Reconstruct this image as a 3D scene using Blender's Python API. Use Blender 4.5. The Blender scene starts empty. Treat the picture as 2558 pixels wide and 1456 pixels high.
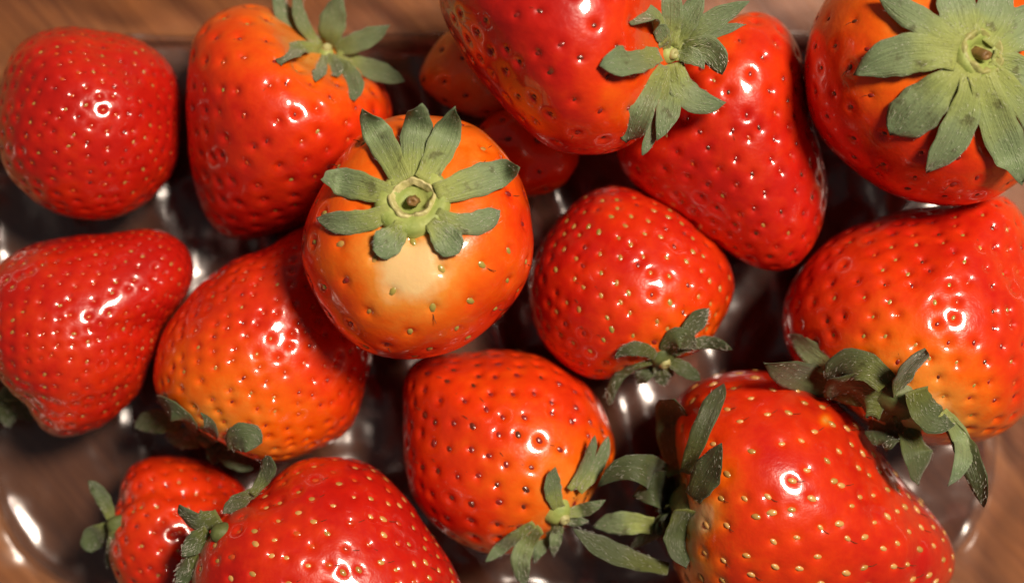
import bpy, math, random
import numpy as np
from mathutils import Vector, Matrix
from mathutils.bvhtree import BVHTree

R = math.radians
S = bpy.context.scene
C = S.collection
rnd = random.Random(7)

# ------------------------------------------------------------------ camera, light, exposure
CAM_Z, REF_Z, MMPX = 0.25, 0.03, 0.0000606      # metres; size of one layout unit at the height REF_Z
cam_d = bpy.data.cameras.new('camera')
cam = bpy.data.objects.new('camera', cam_d); C.objects.link(cam)
cam.location = (0, 0, CAM_Z)
cam_d.sensor_width = 36
cam_d.lens = 36 * (CAM_Z - REF_Z) / (2558 * MMPX)
cam_d.clip_start, cam_d.clip_end = 0.005, 20
cam_d.dof.use_dof = True
cam_d.dof.focus_distance = CAM_Z - 0.043
cam_d.dof.aperture_fstop = 10.5
S.camera = cam

w = bpy.data.worlds.new('World'); S.world = w; w.use_nodes = True
bg = w.node_tree.nodes['Background']
bg.inputs[0].default_value = (0.95, 0.84, 0.80, 1)      # dim warm room
bg.inputs[1].default_value = 0.05

ld = bpy.data.lights.new('ceiling_lamp', 'AREA')
ld.shape = 'DISK'; ld.size = 0.15; ld.energy = 6.3
ld.color = (1.0, 0.83, 0.66)
lamp = bpy.data.objects.new('ceiling_lamp', ld); C.objects.link(lamp)
lamp.location = (0.27, 0.19, 0.62)
lamp.rotation_euler = (Vector((0, 0, 0.02)) - lamp.location).to_track_quat('-Z', 'Y').to_euler()

S.view_settings.view_transform = 'Standard'
S.view_settings.look = 'None'
S.view_settings.exposure = 0
S.view_settings.gamma = 1
S.cycles.use_denoising = True
S.cycles.max_bounces = 10
S.cycles.transparent_max_bounces = 12
S.cycles.caustics_reflective = False
S.cycles.caustics_refractive = False
S.cycles.sample_clamp_indirect = 0.8


def at(px, py, z):
    """point on the table plan seen from above, at height z"""
    k = MMPX * (CAM_Z - z) / (CAM_Z - REF_Z)
    return Vector(((px - 1279) * k, -(py - 728) * k, z))


# ------------------------------------------------------------------ materials
def new_mat(name):
    m = bpy.data.materials.new(name); m.use_nodes = True
    nt = m.node_tree; nt.nodes.clear()
    out = nt.nodes.new('ShaderNodeOutputMaterial')
    return m, nt, out

def N(nt, t, **kw):
    n = nt.nodes.new(t)
    for k, v in kw.items():
        if k.startswith('i_'):
            n.inputs[k[2:].replace('_', ' ')].default_value = v
        else:
            setattr(n, k, v)
    return n

def ramp(nt, stops, interp='LINEAR'):
    n = nt.nodes.new('ShaderNodeValToRGB'); cr = n.color_ramp; cr.interpolation = interp
    while len(cr.elements) < len(stops): cr.elements.new(0.5)
    for e, (p, c) in zip(cr.elements, stops):
        e.position = p; e.color = (*c, 1)
    return n

def noise(nt, scale, detail=3, rough=0.5, vec=None):
    n = nt.nodes.new('ShaderNodeTexNoise')
    n.inputs['Scale'].default_value = scale
    n.inputs['Detail'].default_value = detail
    n.inputs['Roughness'].default_value = rough
    if vec: nt.links.new(vec, n.inputs['Vector'])
    return n

def skin_material():
    m, nt, out = new_mat('strawberry_skin'); L = nt.links.new
    p = N(nt, 'ShaderNodeBsdfPrincipled')
    att = N(nt, 'ShaderNodeAttribute', attribute_name='pale')
    tc = N(nt, 'ShaderNodeTexCoord')
    n1 = noise(nt, 160, 3, 0.6, tc.outputs['Object'])
    n2 = noise(nt, 900, 2, 0.6, tc.outputs['Object'])
    ma = N(nt, 'ShaderNodeMath', operation='MULTIPLY_ADD'); L(n1.outputs['Fac'], ma.inputs[0]); ma.inputs[1].default_value = 0.38
    L(att.outputs['Fac'], ma.inputs[2])
    mb = N(nt, 'ShaderNodeMath', operation='MULTIPLY_ADD'); L(n2.outputs['Fac'], mb.inputs[0]); mb.inputs[1].default_value = 0.10
    L(ma.outputs[0], mb.inputs[2])
    mc = N(nt, 'ShaderNodeMath', operation='SUBTRACT'); L(mb.outputs[0], mc.inputs[0]); mc.inputs[1].default_value = 0.22
    cr = ramp(nt, [(0.0, (0.36, 0.006, 0.006)), (0.18, (0.56, 0.013, 0.006)), (0.38, (0.78, 0.048, 0.004)),
                   (0.60, (0.88, 0.140, 0.004)), (0.80, (0.86, 0.29, 0.035)), (1.0, (0.86, 0.58, 0.26))])
    L(mc.outputs[0], cr.inputs[0])
    L(cr.outputs[0], p.inputs['Base Color'])
    p.inputs['Subsurface Weight'].default_value = 0.10
    p.inputs['Subsurface Radius'].default_value = (1.0, 0.22, 0.08)
    p.inputs['Subsurface Scale'].default_value = 0.0022
    rr = N(nt, 'ShaderNodeMapRange'); L(n1.outputs['Fac'], rr.inputs[0])
    rr.inputs[3].default_value = 0.24; rr.inputs[4].default_value = 0.42
    L(rr.outputs[0], p.inputs['Roughness'])
    p.inputs['Specular IOR Level'].default_value = 0.35
    p.inputs['Coat Weight'].default_value = 1.0; p.inputs['Coat IOR'].default_value = 1.52
    p.inputs['Coat Roughness'].default_value = 0.08
    b = N(nt, 'ShaderNodeBump'); b.inputs['Strength'].default_value = 0.4; b.inputs['Distance'].default_value = 0.0002
    L(n2.outputs['Fac'], b.inputs['Height']); L(b.outputs[0], p.inputs['Normal'])
    L(p.outputs[0], out.inputs[0])
    return m

def seed_material(name, c1, c2):
    m, nt, out = new_mat(name); L = nt.links.new
    p = N(nt, 'ShaderNodeBsdfPrincipled')
    oi = N(nt, 'ShaderNodeObjectInfo')
    cr = ramp(nt, [(0, c1), (1, c2)]); L(oi.outputs['Random'], cr.inputs[0])
    L(cr.outputs[0], p.inputs['Base Color'])
    p.inputs['Roughness'].default_value = 0.3
    p.inputs['Coat Weight'].default_value = 0.9; p.inputs['Coat Roughness'].default_value = 0.12
    L(p.outputs[0], out.inputs[0])
    return m

def leaf_material():
    m, nt, out = new_mat('sepal_leaf'); L = nt.links.new
    p = N(nt, 'ShaderNodeBsdfPrincipled')
    al = N(nt, 'ShaderNodeAttribute', attribute_name='along')
    sd = N(nt, 'ShaderNodeAttribute', attribute_name='side')
    oi = N(nt, 'ShaderNodeObjectInfo')
    tc = N(nt, 'ShaderNodeTexCoord')
    cr = ramp(nt, [(0.0, (0.50, 0.58, 0.17)), (0.25, (0.41, 0.51, 0.17)), (0.5, (0.33, 0.44, 0.22)), (1.0, (0.24, 0.35, 0.19))])
    nj = noise(nt, 220, 4, 0.65, tc.outputs['Object'])
    ad = N(nt, 'ShaderNodeMath', operation='MULTIPLY_ADD'); L(nj.outputs['Fac'], ad.inputs[0]); ad.inputs[1].default_value = 0.5; L(al.outputs['Fac'], ad.inputs[2])
    sb = N(nt, 'ShaderNodeMath', operation='SUBTRACT'); L(ad.outputs[0], sb.inputs[0]); sb.inputs[1].default_value = 0.25
    L(sb.outputs[0], cr.inputs[0])
    # veins run from the midrib towards the tip
    cmb = N(nt, 'ShaderNodeCombineXYZ')
    m1 = N(nt, 'ShaderNodeMath', operation='MULTIPLY'); L(sd.outputs['Fac'], m1.inputs[0]); m1.inputs[1].default_value = 9
    m2 = N(nt, 'ShaderNodeMath', operation='MULTIPLY'); L(al.outputs['Fac'], m2.inputs[0]); m2.inputs[1].default_value = 1.6
    m3 = N(nt, 'ShaderNodeMath', operation='MULTIPLY'); L(oi.outputs['Random'], m3.inputs[0]); m3.inputs[1].default_value = 40
    L(m1.outputs[0], cmb.inputs[0]); L(m2.outputs[0], cmb.inputs[1]); L(m3.outputs[0], cmb.inputs[2])
    nv = noise(nt, 1.3, 3, 0.6, cmb.outputs[0])
    vr = ramp(nt, [(0.35, (0.74, 0.74, 0.74)), (0.62, (1.12, 1.12, 1.10))]); L(nv.outputs['Fac'], vr.inputs[0])
    mx = N(nt, 'ShaderNodeMix', data_type='RGBA', blend_type='MULTIPLY'); mx.inputs['Factor'].default_value = 0.6
    L(cr.outputs[0], mx.inputs[6]); L(vr.outputs[0], mx.inputs[7])
    # brown bruises
    nb = noise(nt, 380, 3, 0.6, tc.outputs['Object'])
    br = ramp(nt, [(0.60, (0, 0, 0)), (0.70, (1, 1, 1))]); L(nb.outputs['Fac'], br.inputs[0])
    bf = N(nt, 'ShaderNodeMath', operation='MULTIPLY'); L(br.outputs[0], bf.inputs[0]); bf.inputs[1].default_value = 0.55
    mx2 = N(nt, 'ShaderNodeMix', data_type='RGBA'); L(bf.outputs[0], mx2.inputs['Factor'])
    L(mx.outputs[2], mx2.inputs[6]); mx2.inputs[7].default_value = (0.09, 0.065, 0.035, 1)
    wl = N(nt, 'ShaderNodeAttribute', attribute_name='shade_wilt')  # darkens the green: mostly shade painted into the sepals, partly shrivelling
    mx3 = N(nt, 'ShaderNodeMix', data_type='RGBA'); L(wl.outputs['Fac'], mx3.inputs['Factor'])
    L(mx2.outputs[2], mx3.inputs[6])
    mx4 = N(nt, 'ShaderNodeMix', data_type='RGBA', blend_type='MULTIPLY'); mx4.inputs['Factor'].default_value = 1
    L(mx2.outputs[2], mx4.inputs[6]); mx4.inputs[7].default_value = (0.20, 0.19, 0.13, 1); L(mx4.outputs[2], mx3.inputs[7])
    L(mx3.outputs[2], p.inputs['Base Color'])
    p.inputs['Roughness'].default_value = 0.40
    p.inputs['Specular IOR Level'].default_value = 0.4
    p.inputs['Sheen Weight'].default_value = 0.35
    p.inputs['Sheen Roughness'].default_value = 0.4
    p.inputs['Sheen Tint'].default_value = (0.9, 0.95, 0.85, 1)
    bmp = N(nt, 'ShaderNodeBump'); bmp.inputs['Strength'].default_value = 0.5; bmp.inputs['Distance'].default_value = 0.0006
    L(nv.outputs['Fac'], bmp.inputs['Height'])
    n5 = noise(nt, 1800, 2, 0.7, tc.outputs['Object'])
    b2 = N(nt, 'ShaderNodeBump'); b2.inputs['Strength'].default_value = 0.5; b2.inputs['Distance'].default_value = 0.0002
    L(n5.outputs['Fac'], b2.inputs['Height']); L(bmp.outputs[0], b2.inputs['Normal'])
    L(b2.outputs[0], p.inputs['Normal'])
    tr = N(nt, 'ShaderNodeBsdfTranslucent'); tr.inputs[0].default_value = (0.22, 0.26, 0.05, 1)
    ms = N(nt, 'ShaderNodeMixShader'); ms.inputs[0].default_value = 0.24
    L(p.outputs[0], ms.inputs[1]); L(tr.outputs[0], ms.inputs[2]); L(ms.outputs[0], out.inputs[0])
    return m

def simple_noise_mat(name, c1, c2, scale, rough=0.5, spec=0.5):
    m, nt, out = new_mat(name); L = nt.links.new
    p = N(nt, 'ShaderNodeBsdfPrincipled'); tc = N(nt, 'ShaderNodeTexCoord')
    n = noise(nt, scale, 4, 0.6, tc.outputs['Object'])
    cr = ramp(nt, [(0.3, c1), (0.7, c2)]); L(n.outputs['Fac'], cr.inputs[0]); L(cr.outputs[0], p.inputs['Base Color'])
    p.inputs['Roughness'].default_value = rough; p.inputs['Specular IOR Level'].default_value = spec
    b = N(nt, 'ShaderNodeBump'); b.inputs['Strength'].default_value = 0.6; b.inputs['Distance'].default_value = 0.0004
    L(n.outputs['Fac'], b.inputs['Height']); L(b.outputs[0], p.inputs['Normal'])
    L(p.outputs[0], out.inputs[0])
    return m

def plastic_material(name, tint, haze, f0):
    m, nt, out = new_mat(name); L = nt.links.new
    tc = N(nt, 'ShaderNodeTexCoord')
    n1 = noise(nt, 60, 2, 0.55, tc.outputs['Object'])
    n2 = noise(nt, 420, 2, 0.5, tc.outputs['Object'])
    b1 = N(nt, 'ShaderNodeBump'); b1.inputs['Strength'].default_value = 0.5; b1.inputs['Distance'].default_value = 0.008
    L(n1.outputs['Fac'], b1.inputs['Height'])
    b2 = N(nt, 'ShaderNodeBump'); b2.inputs['Strength'].default_value = 0.12; b2.inputs['Distance'].default_value = 0.0004
    L(n2.outputs['Fac'], b2.inputs['Height']); L(b1.outputs[0], b2.inputs['Normal'])
    tr = N(nt, 'ShaderNodeBsdfTransparent'); tr.inputs[0].default_value = (*tint, 1)
    gl = N(nt, 'ShaderNodeBsdfGlossy'); gl.inputs['Roughness'].default_value = 0.25; gl.inputs[0].default_value = (1, 1, 1, 1)
    L(b2.outputs[0], gl.inputs['Normal'])
    lw = N(nt, 'ShaderNodeLayerWeight'); L(b2.outputs[0], lw.inputs['Normal'])
    pw = N(nt, 'ShaderNodeMath', operation='POWER'); L(lw.outputs['Facing'], pw.inputs[0]); pw.inputs[1].default_value = 5
    fr = N(nt, 'ShaderNodeMapRange'); L(pw.outputs[0], fr.inputs[0]); fr.inputs[3].default_value = f0; fr.inputs[4].default_value = 0.9
    df = N(nt, 'ShaderNodeBsdfDiffuse'); df.inputs[0].default_value = (0.62, 0.60, 0.66, 1)
    m1 = N(nt, 'ShaderNodeMixShader'); L(fr.outputs[0], m1.inputs[0]); L(tr.outputs[0], m1.inputs[1]); L(gl.outputs[0], m1.inputs[2])
    m2 = N(nt, 'ShaderNodeMixShader'); m2.inputs[0].default_value = haze; L(m1.outputs[0], m2.inputs[1]); L(df.outputs[0], m2.inputs[2])
    L(m2.outputs[0], out.inputs[0])
    return m

def wood_material():
    m, nt, out = new_mat('table_wood'); L = nt.links.new
    p = N(nt, 'ShaderNodeBsdfPrincipled'); tc = N(nt, 'ShaderNodeTexCoord')
    mp = N(nt, 'ShaderNodeMapping', vector_type='TEXTURE'); mp.inputs['Rotation'].default_value = (0, 0, R(-48)); mp.inputs['Scale'].default_value = (1, 1 / 7, 1)
    L(tc.outputs['Object'], mp.inputs['Vector'])
    mp2 = N(nt, 'ShaderNodeMapping', vector_type='TEXTURE'); mp2.inputs['Rotation'].default_value = (0, 0, R(-48)); mp2.inputs['Scale'].default_value = (1 / 6, 1 / 90, 1)
    L(tc.outputs['Object'], mp2.inputs['Vector'])
    n1 = noise(nt, 9, 5, 0.6, mp.outputs[0]); n1.inputs['Distortion'].default_value = 0.6
    n2 = noise(nt, 9, 4, 0.65, mp2.outputs[0])
    cr = ramp(nt, [(0.28, (0.20, 0.068, 0.018)), (0.5, (0.45, 0.172, 0.047)), (0.75, (0.64, 0.285, 0.088))]); L(n1.outputs['Fac'], cr.inputs[0])
    c2 = ramp(nt, [(0.3, (0.62, 0.58, 0.55)), (0.6, (1.08, 1.08, 1.08))]); L(n2.outputs['Fac'], c2.inputs[0])
    mx = N(nt, 'ShaderNodeMix', data_type='RGBA', blend_type='MULTIPLY'); mx.inputs['Factor'].default_value = 0.75
    L(cr.outputs[0], mx.inputs[6]); L(c2.outputs[0], mx.inputs[7]); L(mx.outputs[2], p.inputs['Base Color'])
    p.inputs['Roughness'].default_value = 0.42
    b = N(nt, 'ShaderNodeBump'); b.inputs['Strength'].default_value = 0.2; b.inputs['Distance'].default_value = 0.0005
    L(n2.outputs['Fac'], b.inputs['Height']); L(b.outputs[0], p.inputs['Normal'])
    L(p.outputs[0], out.inputs[0])
    return m

SKIN = skin_material()
LEAF = leaf_material()
SEEDM = {
    'gold': seed_material('seed_golden', (0.55, 0.34, 0.09), (0.42, 0.22, 0.05)),
    'green': seed_material('seed_greenish', (0.34, 0.30, 0.06), (0.45, 0.36, 0.09)),
    'flesh': seed_material('seed_flesh_red', (0.50, 0.035, 0.012), (0.66, 0.12, 0.02)),
    'red': seed_material('seed_red', (0.30, 0.022, 0.016), (0.22, 0.022, 0.018)),
    'dark': seed_material('seed_dark', (0.16, 0.025, 0.012), (0.10, 0.03, 0.012)),
    'pale': seed_material('seed_pale', (0.70, 0.42, 0.14), (0.62, 0.33, 0.09)),
}
CORE = simple_noise_mat('calyx_core', (0.24, 0.33, 0.07), (0.46, 0.53, 0.16), 420, 0.55)
CORE_DARK = simple_noise_mat('shaded_calyx_core', (0.07, 0.10, 0.03), (0.15, 0.19, 0.06), 420, 0.55)  # core green with shade painted in, to go with the darkened sepals
SOCKET = simple_noise_mat('stem_socket_flesh', (0.42, 0.42, 0.13), (0.72, 0.66, 0.34), 650, 0.5)
SOCKETB = simple_noise_mat('dry_stem_socket', (0.28, 0.31, 0.09), (0.44, 0.42, 0.16), 520, 0.5)
STUB = simple_noise_mat('stem_stub', (0.11, 0.06, 0.02), (0.30, 0.17, 0.05), 700, 0.5)
STUBG = simple_noise_mat('green_stem_stub', (0.36, 0.38, 0.13), (0.52, 0.50, 0.24), 500, 0.5)
HAIR = simple_noise_mat('leaf_hair', (0.62, 0.62, 0.52), (0.75, 0.75, 0.66), 300, 0.3)
PLASTIC = plastic_material('clear_plastic', (0.93, 0.92, 0.93), 0.015, 0.035)
PLASTIC_BASE = plastic_material('clear_plastic_base', (0.74, 0.715, 0.74), 0.016, 0.10)
WOOD = wood_material()


# ------------------------------------------------------------------ object helpers
def mesh_from(name, V, F, mat, smooth=True):
    me = bpy.data.meshes.new(name)
    V = np.asarray(V, dtype=np.float32)
    F = np.asarray(F, dtype=np.int32)
    k = F.shape[1]
    me.vertices.add(len(V)); me.vertices.foreach_set('co', V.ravel())
    me.loops.add(F.size); me.loops.foreach_set('vertex_index', F.ravel())
    me.polygons.add(len(F))
    me.polygons.foreach_set('loop_start', np.arange(0, F.size, k, dtype=np.int32))
    me.polygons.foreach_set('use_smooth', np.full(len(F), smooth, dtype=bool))
    me.update(calc_edges=True)
    me.validate()
    me.materials.append(mat)
    return me

def link(name, me, parent=None):
    o = bpy.data.objects.new(name, me); C.objects.link(o)
    if parent is not None: o.parent = parent
    return o

def thing(name, label, cat, loc, group=None):
    o = bpy.data.objects.new(name, None); C.objects.link(o)
    o.location = loc; o.empty_display_size = 0.01
    o['label'] = label; o['category'] = cat
    if group: o['group'] = group
    return o

def grid_faces(nu, nv, wrap_u=True):
    """quads of a (nv rows) x (nu columns) grid, row major"""
    cols = nu if wrap_u else nu - 1
    j, i = np.meshgrid(np.arange(nv - 1), np.arange(cols), indexing='ij')
    a = j * nu + i; b = j * nu + (i + 1) % nu
    c = (j + 1) * nu + (i + 1) % nu; d = (j + 1) * nu + i
    return np.stack([a, b, c, d], -1).reshape(-1, 4)

def attr(me, name, vals):
    a = me.attributes.new(name, 'FLOAT', 'POINT')
    a.data.foreach_set('value', np.asarray(vals, dtype=np.float32))


# ------------------------------------------------------------------ table
def build_table():
    # one thick board; the photograph shows no joint
    V, F = [], []
    hx, hy, t = 0.45, 0.35, 0.03
    b = 0.003
    prof = [(0, -t), (-0, -b), (-b, 0)]
    ring = []
    for inset, z in [(0.0, -t), (0.0, -b), (b * 0.3, -b * 0.3), (b, 0.0)]:
        x, y = hx - inset, hy - inset
        ring.append([(-x, -y, z), (x, -y, z), (x, y, z), (-x, y, z)])
    for r in ring: V += r
    for k in range(len(ring) - 1):
        for i in range(4):
            F.append((k * 4 + i, k * 4 + (i + 1) % 4, (k + 1) * 4 + (i + 1) % 4, (k + 1) * 4 + i))
    n = (len(ring) - 1) * 4
    F.append((n, n + 1, n + 2, n + 3)); F.append((3, 2, 1, 0))
    o = link('table_top', mesh_from('table_top', V, F, WOOD, smooth=False))
    o['kind'] = 'structure'
    return o
build_table()


# ------------------------------------------------------------------ punnet
PC = Vector((-0.0034, -0.0042, 0.0))
PHX, PHY, PCR = 0.0855, 0.0478, 0.025

def rrect(n, hx, hy, r):
    """n points round a rounded rectangle, with outward normals"""
    per = 4 * (hx - r) + 4 * (hy - r) + 2 * math.pi * r
    pts = []
    for k in range(n):
        d = per * k / n
        segs = [('l', hx, -(hy - r), 0, 2 * (hy - r)), ('c', hx - r, hy - r, 0), ('l', hx - r, hy, 1, 2 * (hx - r)),
                ('c', -(hx - r), hy - r, 1), ('l', -hx, hy - r, 2, 2 * (hy - r)), ('c', -(hx - r), -(hy - r), 2),
                ('l', -(hx - r), -hy, 3, 2 * (hx - r)), ('c', hx - r, -(hy - r), 3)]
        for s in segs:
            ln = s[4] if s[0] == 'l' else math.pi / 2 * r
            if d <= ln: break
            d -= ln
        if s[0] == 'l':
            dx, dy = [(0, 1), (-1, 0), (0, -1), (1, 0)][s[3]]
            nx, ny = [(1, 0), (0, 1), (-1, 0), (0, -1)][s[3]]
            pts.append((s[1] + dx * d, s[2] + dy * d, nx, ny))
        else:
            a = s[3] * math.pi / 2 + d / r
            pts.append((s[1] + r * math.cos(a), s[2] + r * math.sin(a), math.cos(a), math.sin(a)))
    return pts

def shell(name, V, nu, nv, parent, thick=0.00035, mat=None):
    V = np.array(V, dtype=float)
    F = grid_faces(nu, nv)
    me = mesh_from(name, V, F, mat or PLASTIC)
    o = link(name, me, parent)
    so = o.modifiers.new('thickness', 'SOLIDIFY'); so.thickness = thick; so.offset = -1
    return o

def build_punnet():
    t = thing('punnet', 'clear plastic punnet holding all the strawberries on the wooden table', 'punnet', (PC.x, PC.y, 0.0005))
    nu = 360
    # base: rings from the middle outwards, with pressed ribs and soft dents
    V = []; rows = 46
    rs = np.random.RandomState(3)
    waves = [(rs.uniform(120, 420), rs.uniform(0, 6.28), rs.uniform(0, 6.28)) for _ in range(9)]
    for j in range(rows):
        s = 0.01 + 0.99 * j / (rows - 1)
        P = rrect(nu, PHX * s, PHY * s, max(PCR * s, 1e-4))
        for (x, y, nx, ny) in P:
            z = 0.0006
            rib = max(0.0, math.cos((x * 0.96 + y * 0.28) / 0.0165 * 2 * math.pi)) ** 2
            z += 0.0016 * rib * min(1, max(0, (0.90 - s) / 0.12))
            for f, a, ph in waves:
                z += 0.00024 * math.sin(f * (x * math.cos(a) + y * math.sin(a)) + ph)
            for f, a, ph in waves[:6]:
                z += 0.00022 * (1 - abs(math.sin(0.45 * f * (x * math.cos(a + 1) + y * math.sin(a + 1)) + ph * 2)))
            if s > 0.93:
                z += 0.0022 * ((s - 0.93) / 0.07) ** 2
            V.append((x, y, z))
    shell('base', V, nu, rows, t, mat=PLASTIC_BASE)
    zed = 0.0006 + 0.0022
    # wall: fluted, leaning outwards
    V = []; rows = 26
    for j in range(rows):
        s = j / (rows - 1)
        off = 0.0016 * math.sin(min(1, s * 6) * math.pi / 2) + 0.017 * s
        z = zed + 0.026 * s ** 1.15
        P = rrect(nu, PHX, PHY, PCR)
        for k, (x, y, nx, ny) in enumerate(P):
            fl = 0.0011 * math.cos(k / nu * 2 * math.pi * 30) * math.sin(math.pi * min(1, max(0, s))) ** 0.7
            V.append((x + nx * (off + fl), y + ny * (off + fl), z))
    shell('wall', V, nu, rows, t)
    # rim: rolled flange
    V = []; prof = []
    off0 = 0.0016 + 0.017
    for k in range(12):
        a = k / 11
        prof.append((off0 + 0.0055 * a, zed + 0.026 + 0.0009 * math.sin(a * math.pi) - 0.0018 * max(0, a - 0.75) * 4))
    P = rrect(nu, PHX, PHY, PCR)
    for off, z in prof:
        for (x, y, nx, ny) in P:
            V.append((x + nx * off, y + ny * off, z))
    shell('rim', V, nu, len(prof), t, 0.0005)
    return t
build_punnet()


# ------------------------------------------------------------------ strawberries
NU, NV = 320, 215

def polar_fit(outline, cx, cy, harm=11):
    """smooth closed radius function through traced outline points"""
    P = np.array(outline, float) - (cx, cy)
    P[:, 1] *= -1
    # resample the polygon densely, then fit a short Fourier series of the radius
    Q = np.concatenate([P, P[:1]]); D = []
    for a, b in zip(Q[:-1], Q[1:]):
        for s in np.linspace(0, 1, 24, endpoint=False): D.append(a + (b - a) * s)
    D = np.array(D); th = np.arctan2(D[:, 1], D[:, 0]); r = np.hypot(D[:, 0], D[:, 1])
    A = [np.ones_like(th)]
    for k in range(1, harm + 1): A += [np.cos(k * th), np.sin(k * th)]
    A = np.stack(A, 1)
    reg = np.diag([0] + [0.02 * len(th) * (k / harm) ** 4 for k in range(1, harm + 1) for _ in (0, 1)])
    co = np.linalg.solve(A.T @ A + reg, A.T @ r)
    def f(t):
        B = [np.ones_like(t)]
        for k in range(1, harm + 1): B += [np.cos(k * t), np.sin(k * t)]
        return np.stack(B, -1) @ co
    return f

def base_shape(axis, L, Rr, p, nu=NU, nv=NV, dip=0.07):
    a = np.array(axis, float); a /= np.linalg.norm(a)
    up = np.array([0, 0, 1.0]); e1 = up - a * a.dot(up)
    if np.linalg.norm(e1) < 0.25: e1 = np.array([0, -1.0, 0]) - a * a.dot([0, -1.0, 0])
    e1 /= np.linalg.norm(e1); e2 = np.cross(a, e1)
    q = np.arange(nu) / nu * 2 * math.pi
    u = q - 0.42 * np.sin(q)                # finer towards the side that is seen
    v = np.linspace(0.004, math.pi - 0.004, nv)
    h = np.cos(v) * L / 2
    r = np.sin(v) ** 0.92 * (1 + 0.42 * p * np.cos(v) - 0.10 * p)
    r = r / r.max() * Rr
    h = h - dip * L * np.exp(-(v / 0.36) ** 2)
    X = (a[None, None] * h[:, None, None] + e1[None, None] * (r[:, None] * np.cos(u)[None])[..., None]
         + e2[None, None] * (r[:, None] * np.sin(u)[None])[..., None])
    return X, u, v, a, e1, e2

def grid_normals(X):
    du = np.roll(X, -1, 1) - np.roll(X, 1, 1)
    dv = np.gradient(X, axis=0)
    n = np.cross(dv, du)
    ln = np.linalg.norm(n, axis=2, keepdims=True); ln[ln < 1e-14] = 1
    n /= ln
    n[0] = n[1].mean(0); n[-1] = n[-2].mean(0)
    n /= np.linalg.norm(n, axis=2, keepdims=True)
    c = X.mean((0, 1))
    if ((X - c) * n).sum() < 0: n = -n
    return n

def to_px(X):
    k = (CAM_Z - REF_Z) / ((CAM_Z - X[..., 2]) * MMPX)
    return np.stack([X[..., 0] * k + 1279, 728 - X[..., 1] * k], -1)

def from_px(P, z):
    k = MMPX * (CAM_Z - z) / (CAM_Z - REF_Z)
    return np.stack([(P[..., 0] - 1279) * k, -(P[..., 1] - 728) * k, z], -1)

def lumps(X, seed, amp, f0=120):
    rs = np.random.RandomState(seed); out = np.zeros(X.shape[:2])
    for k in range(10):
        d = rs.normal(size=3); d /= np.linalg.norm(d)
        out += np.sin((X @ d) * f0 * rs.uniform(0.6, 2.6) + rs.uniform(0, 6.28)) / (1 + 0.25 * k)
    return out / 4 * amp

class Berry: pass

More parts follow.
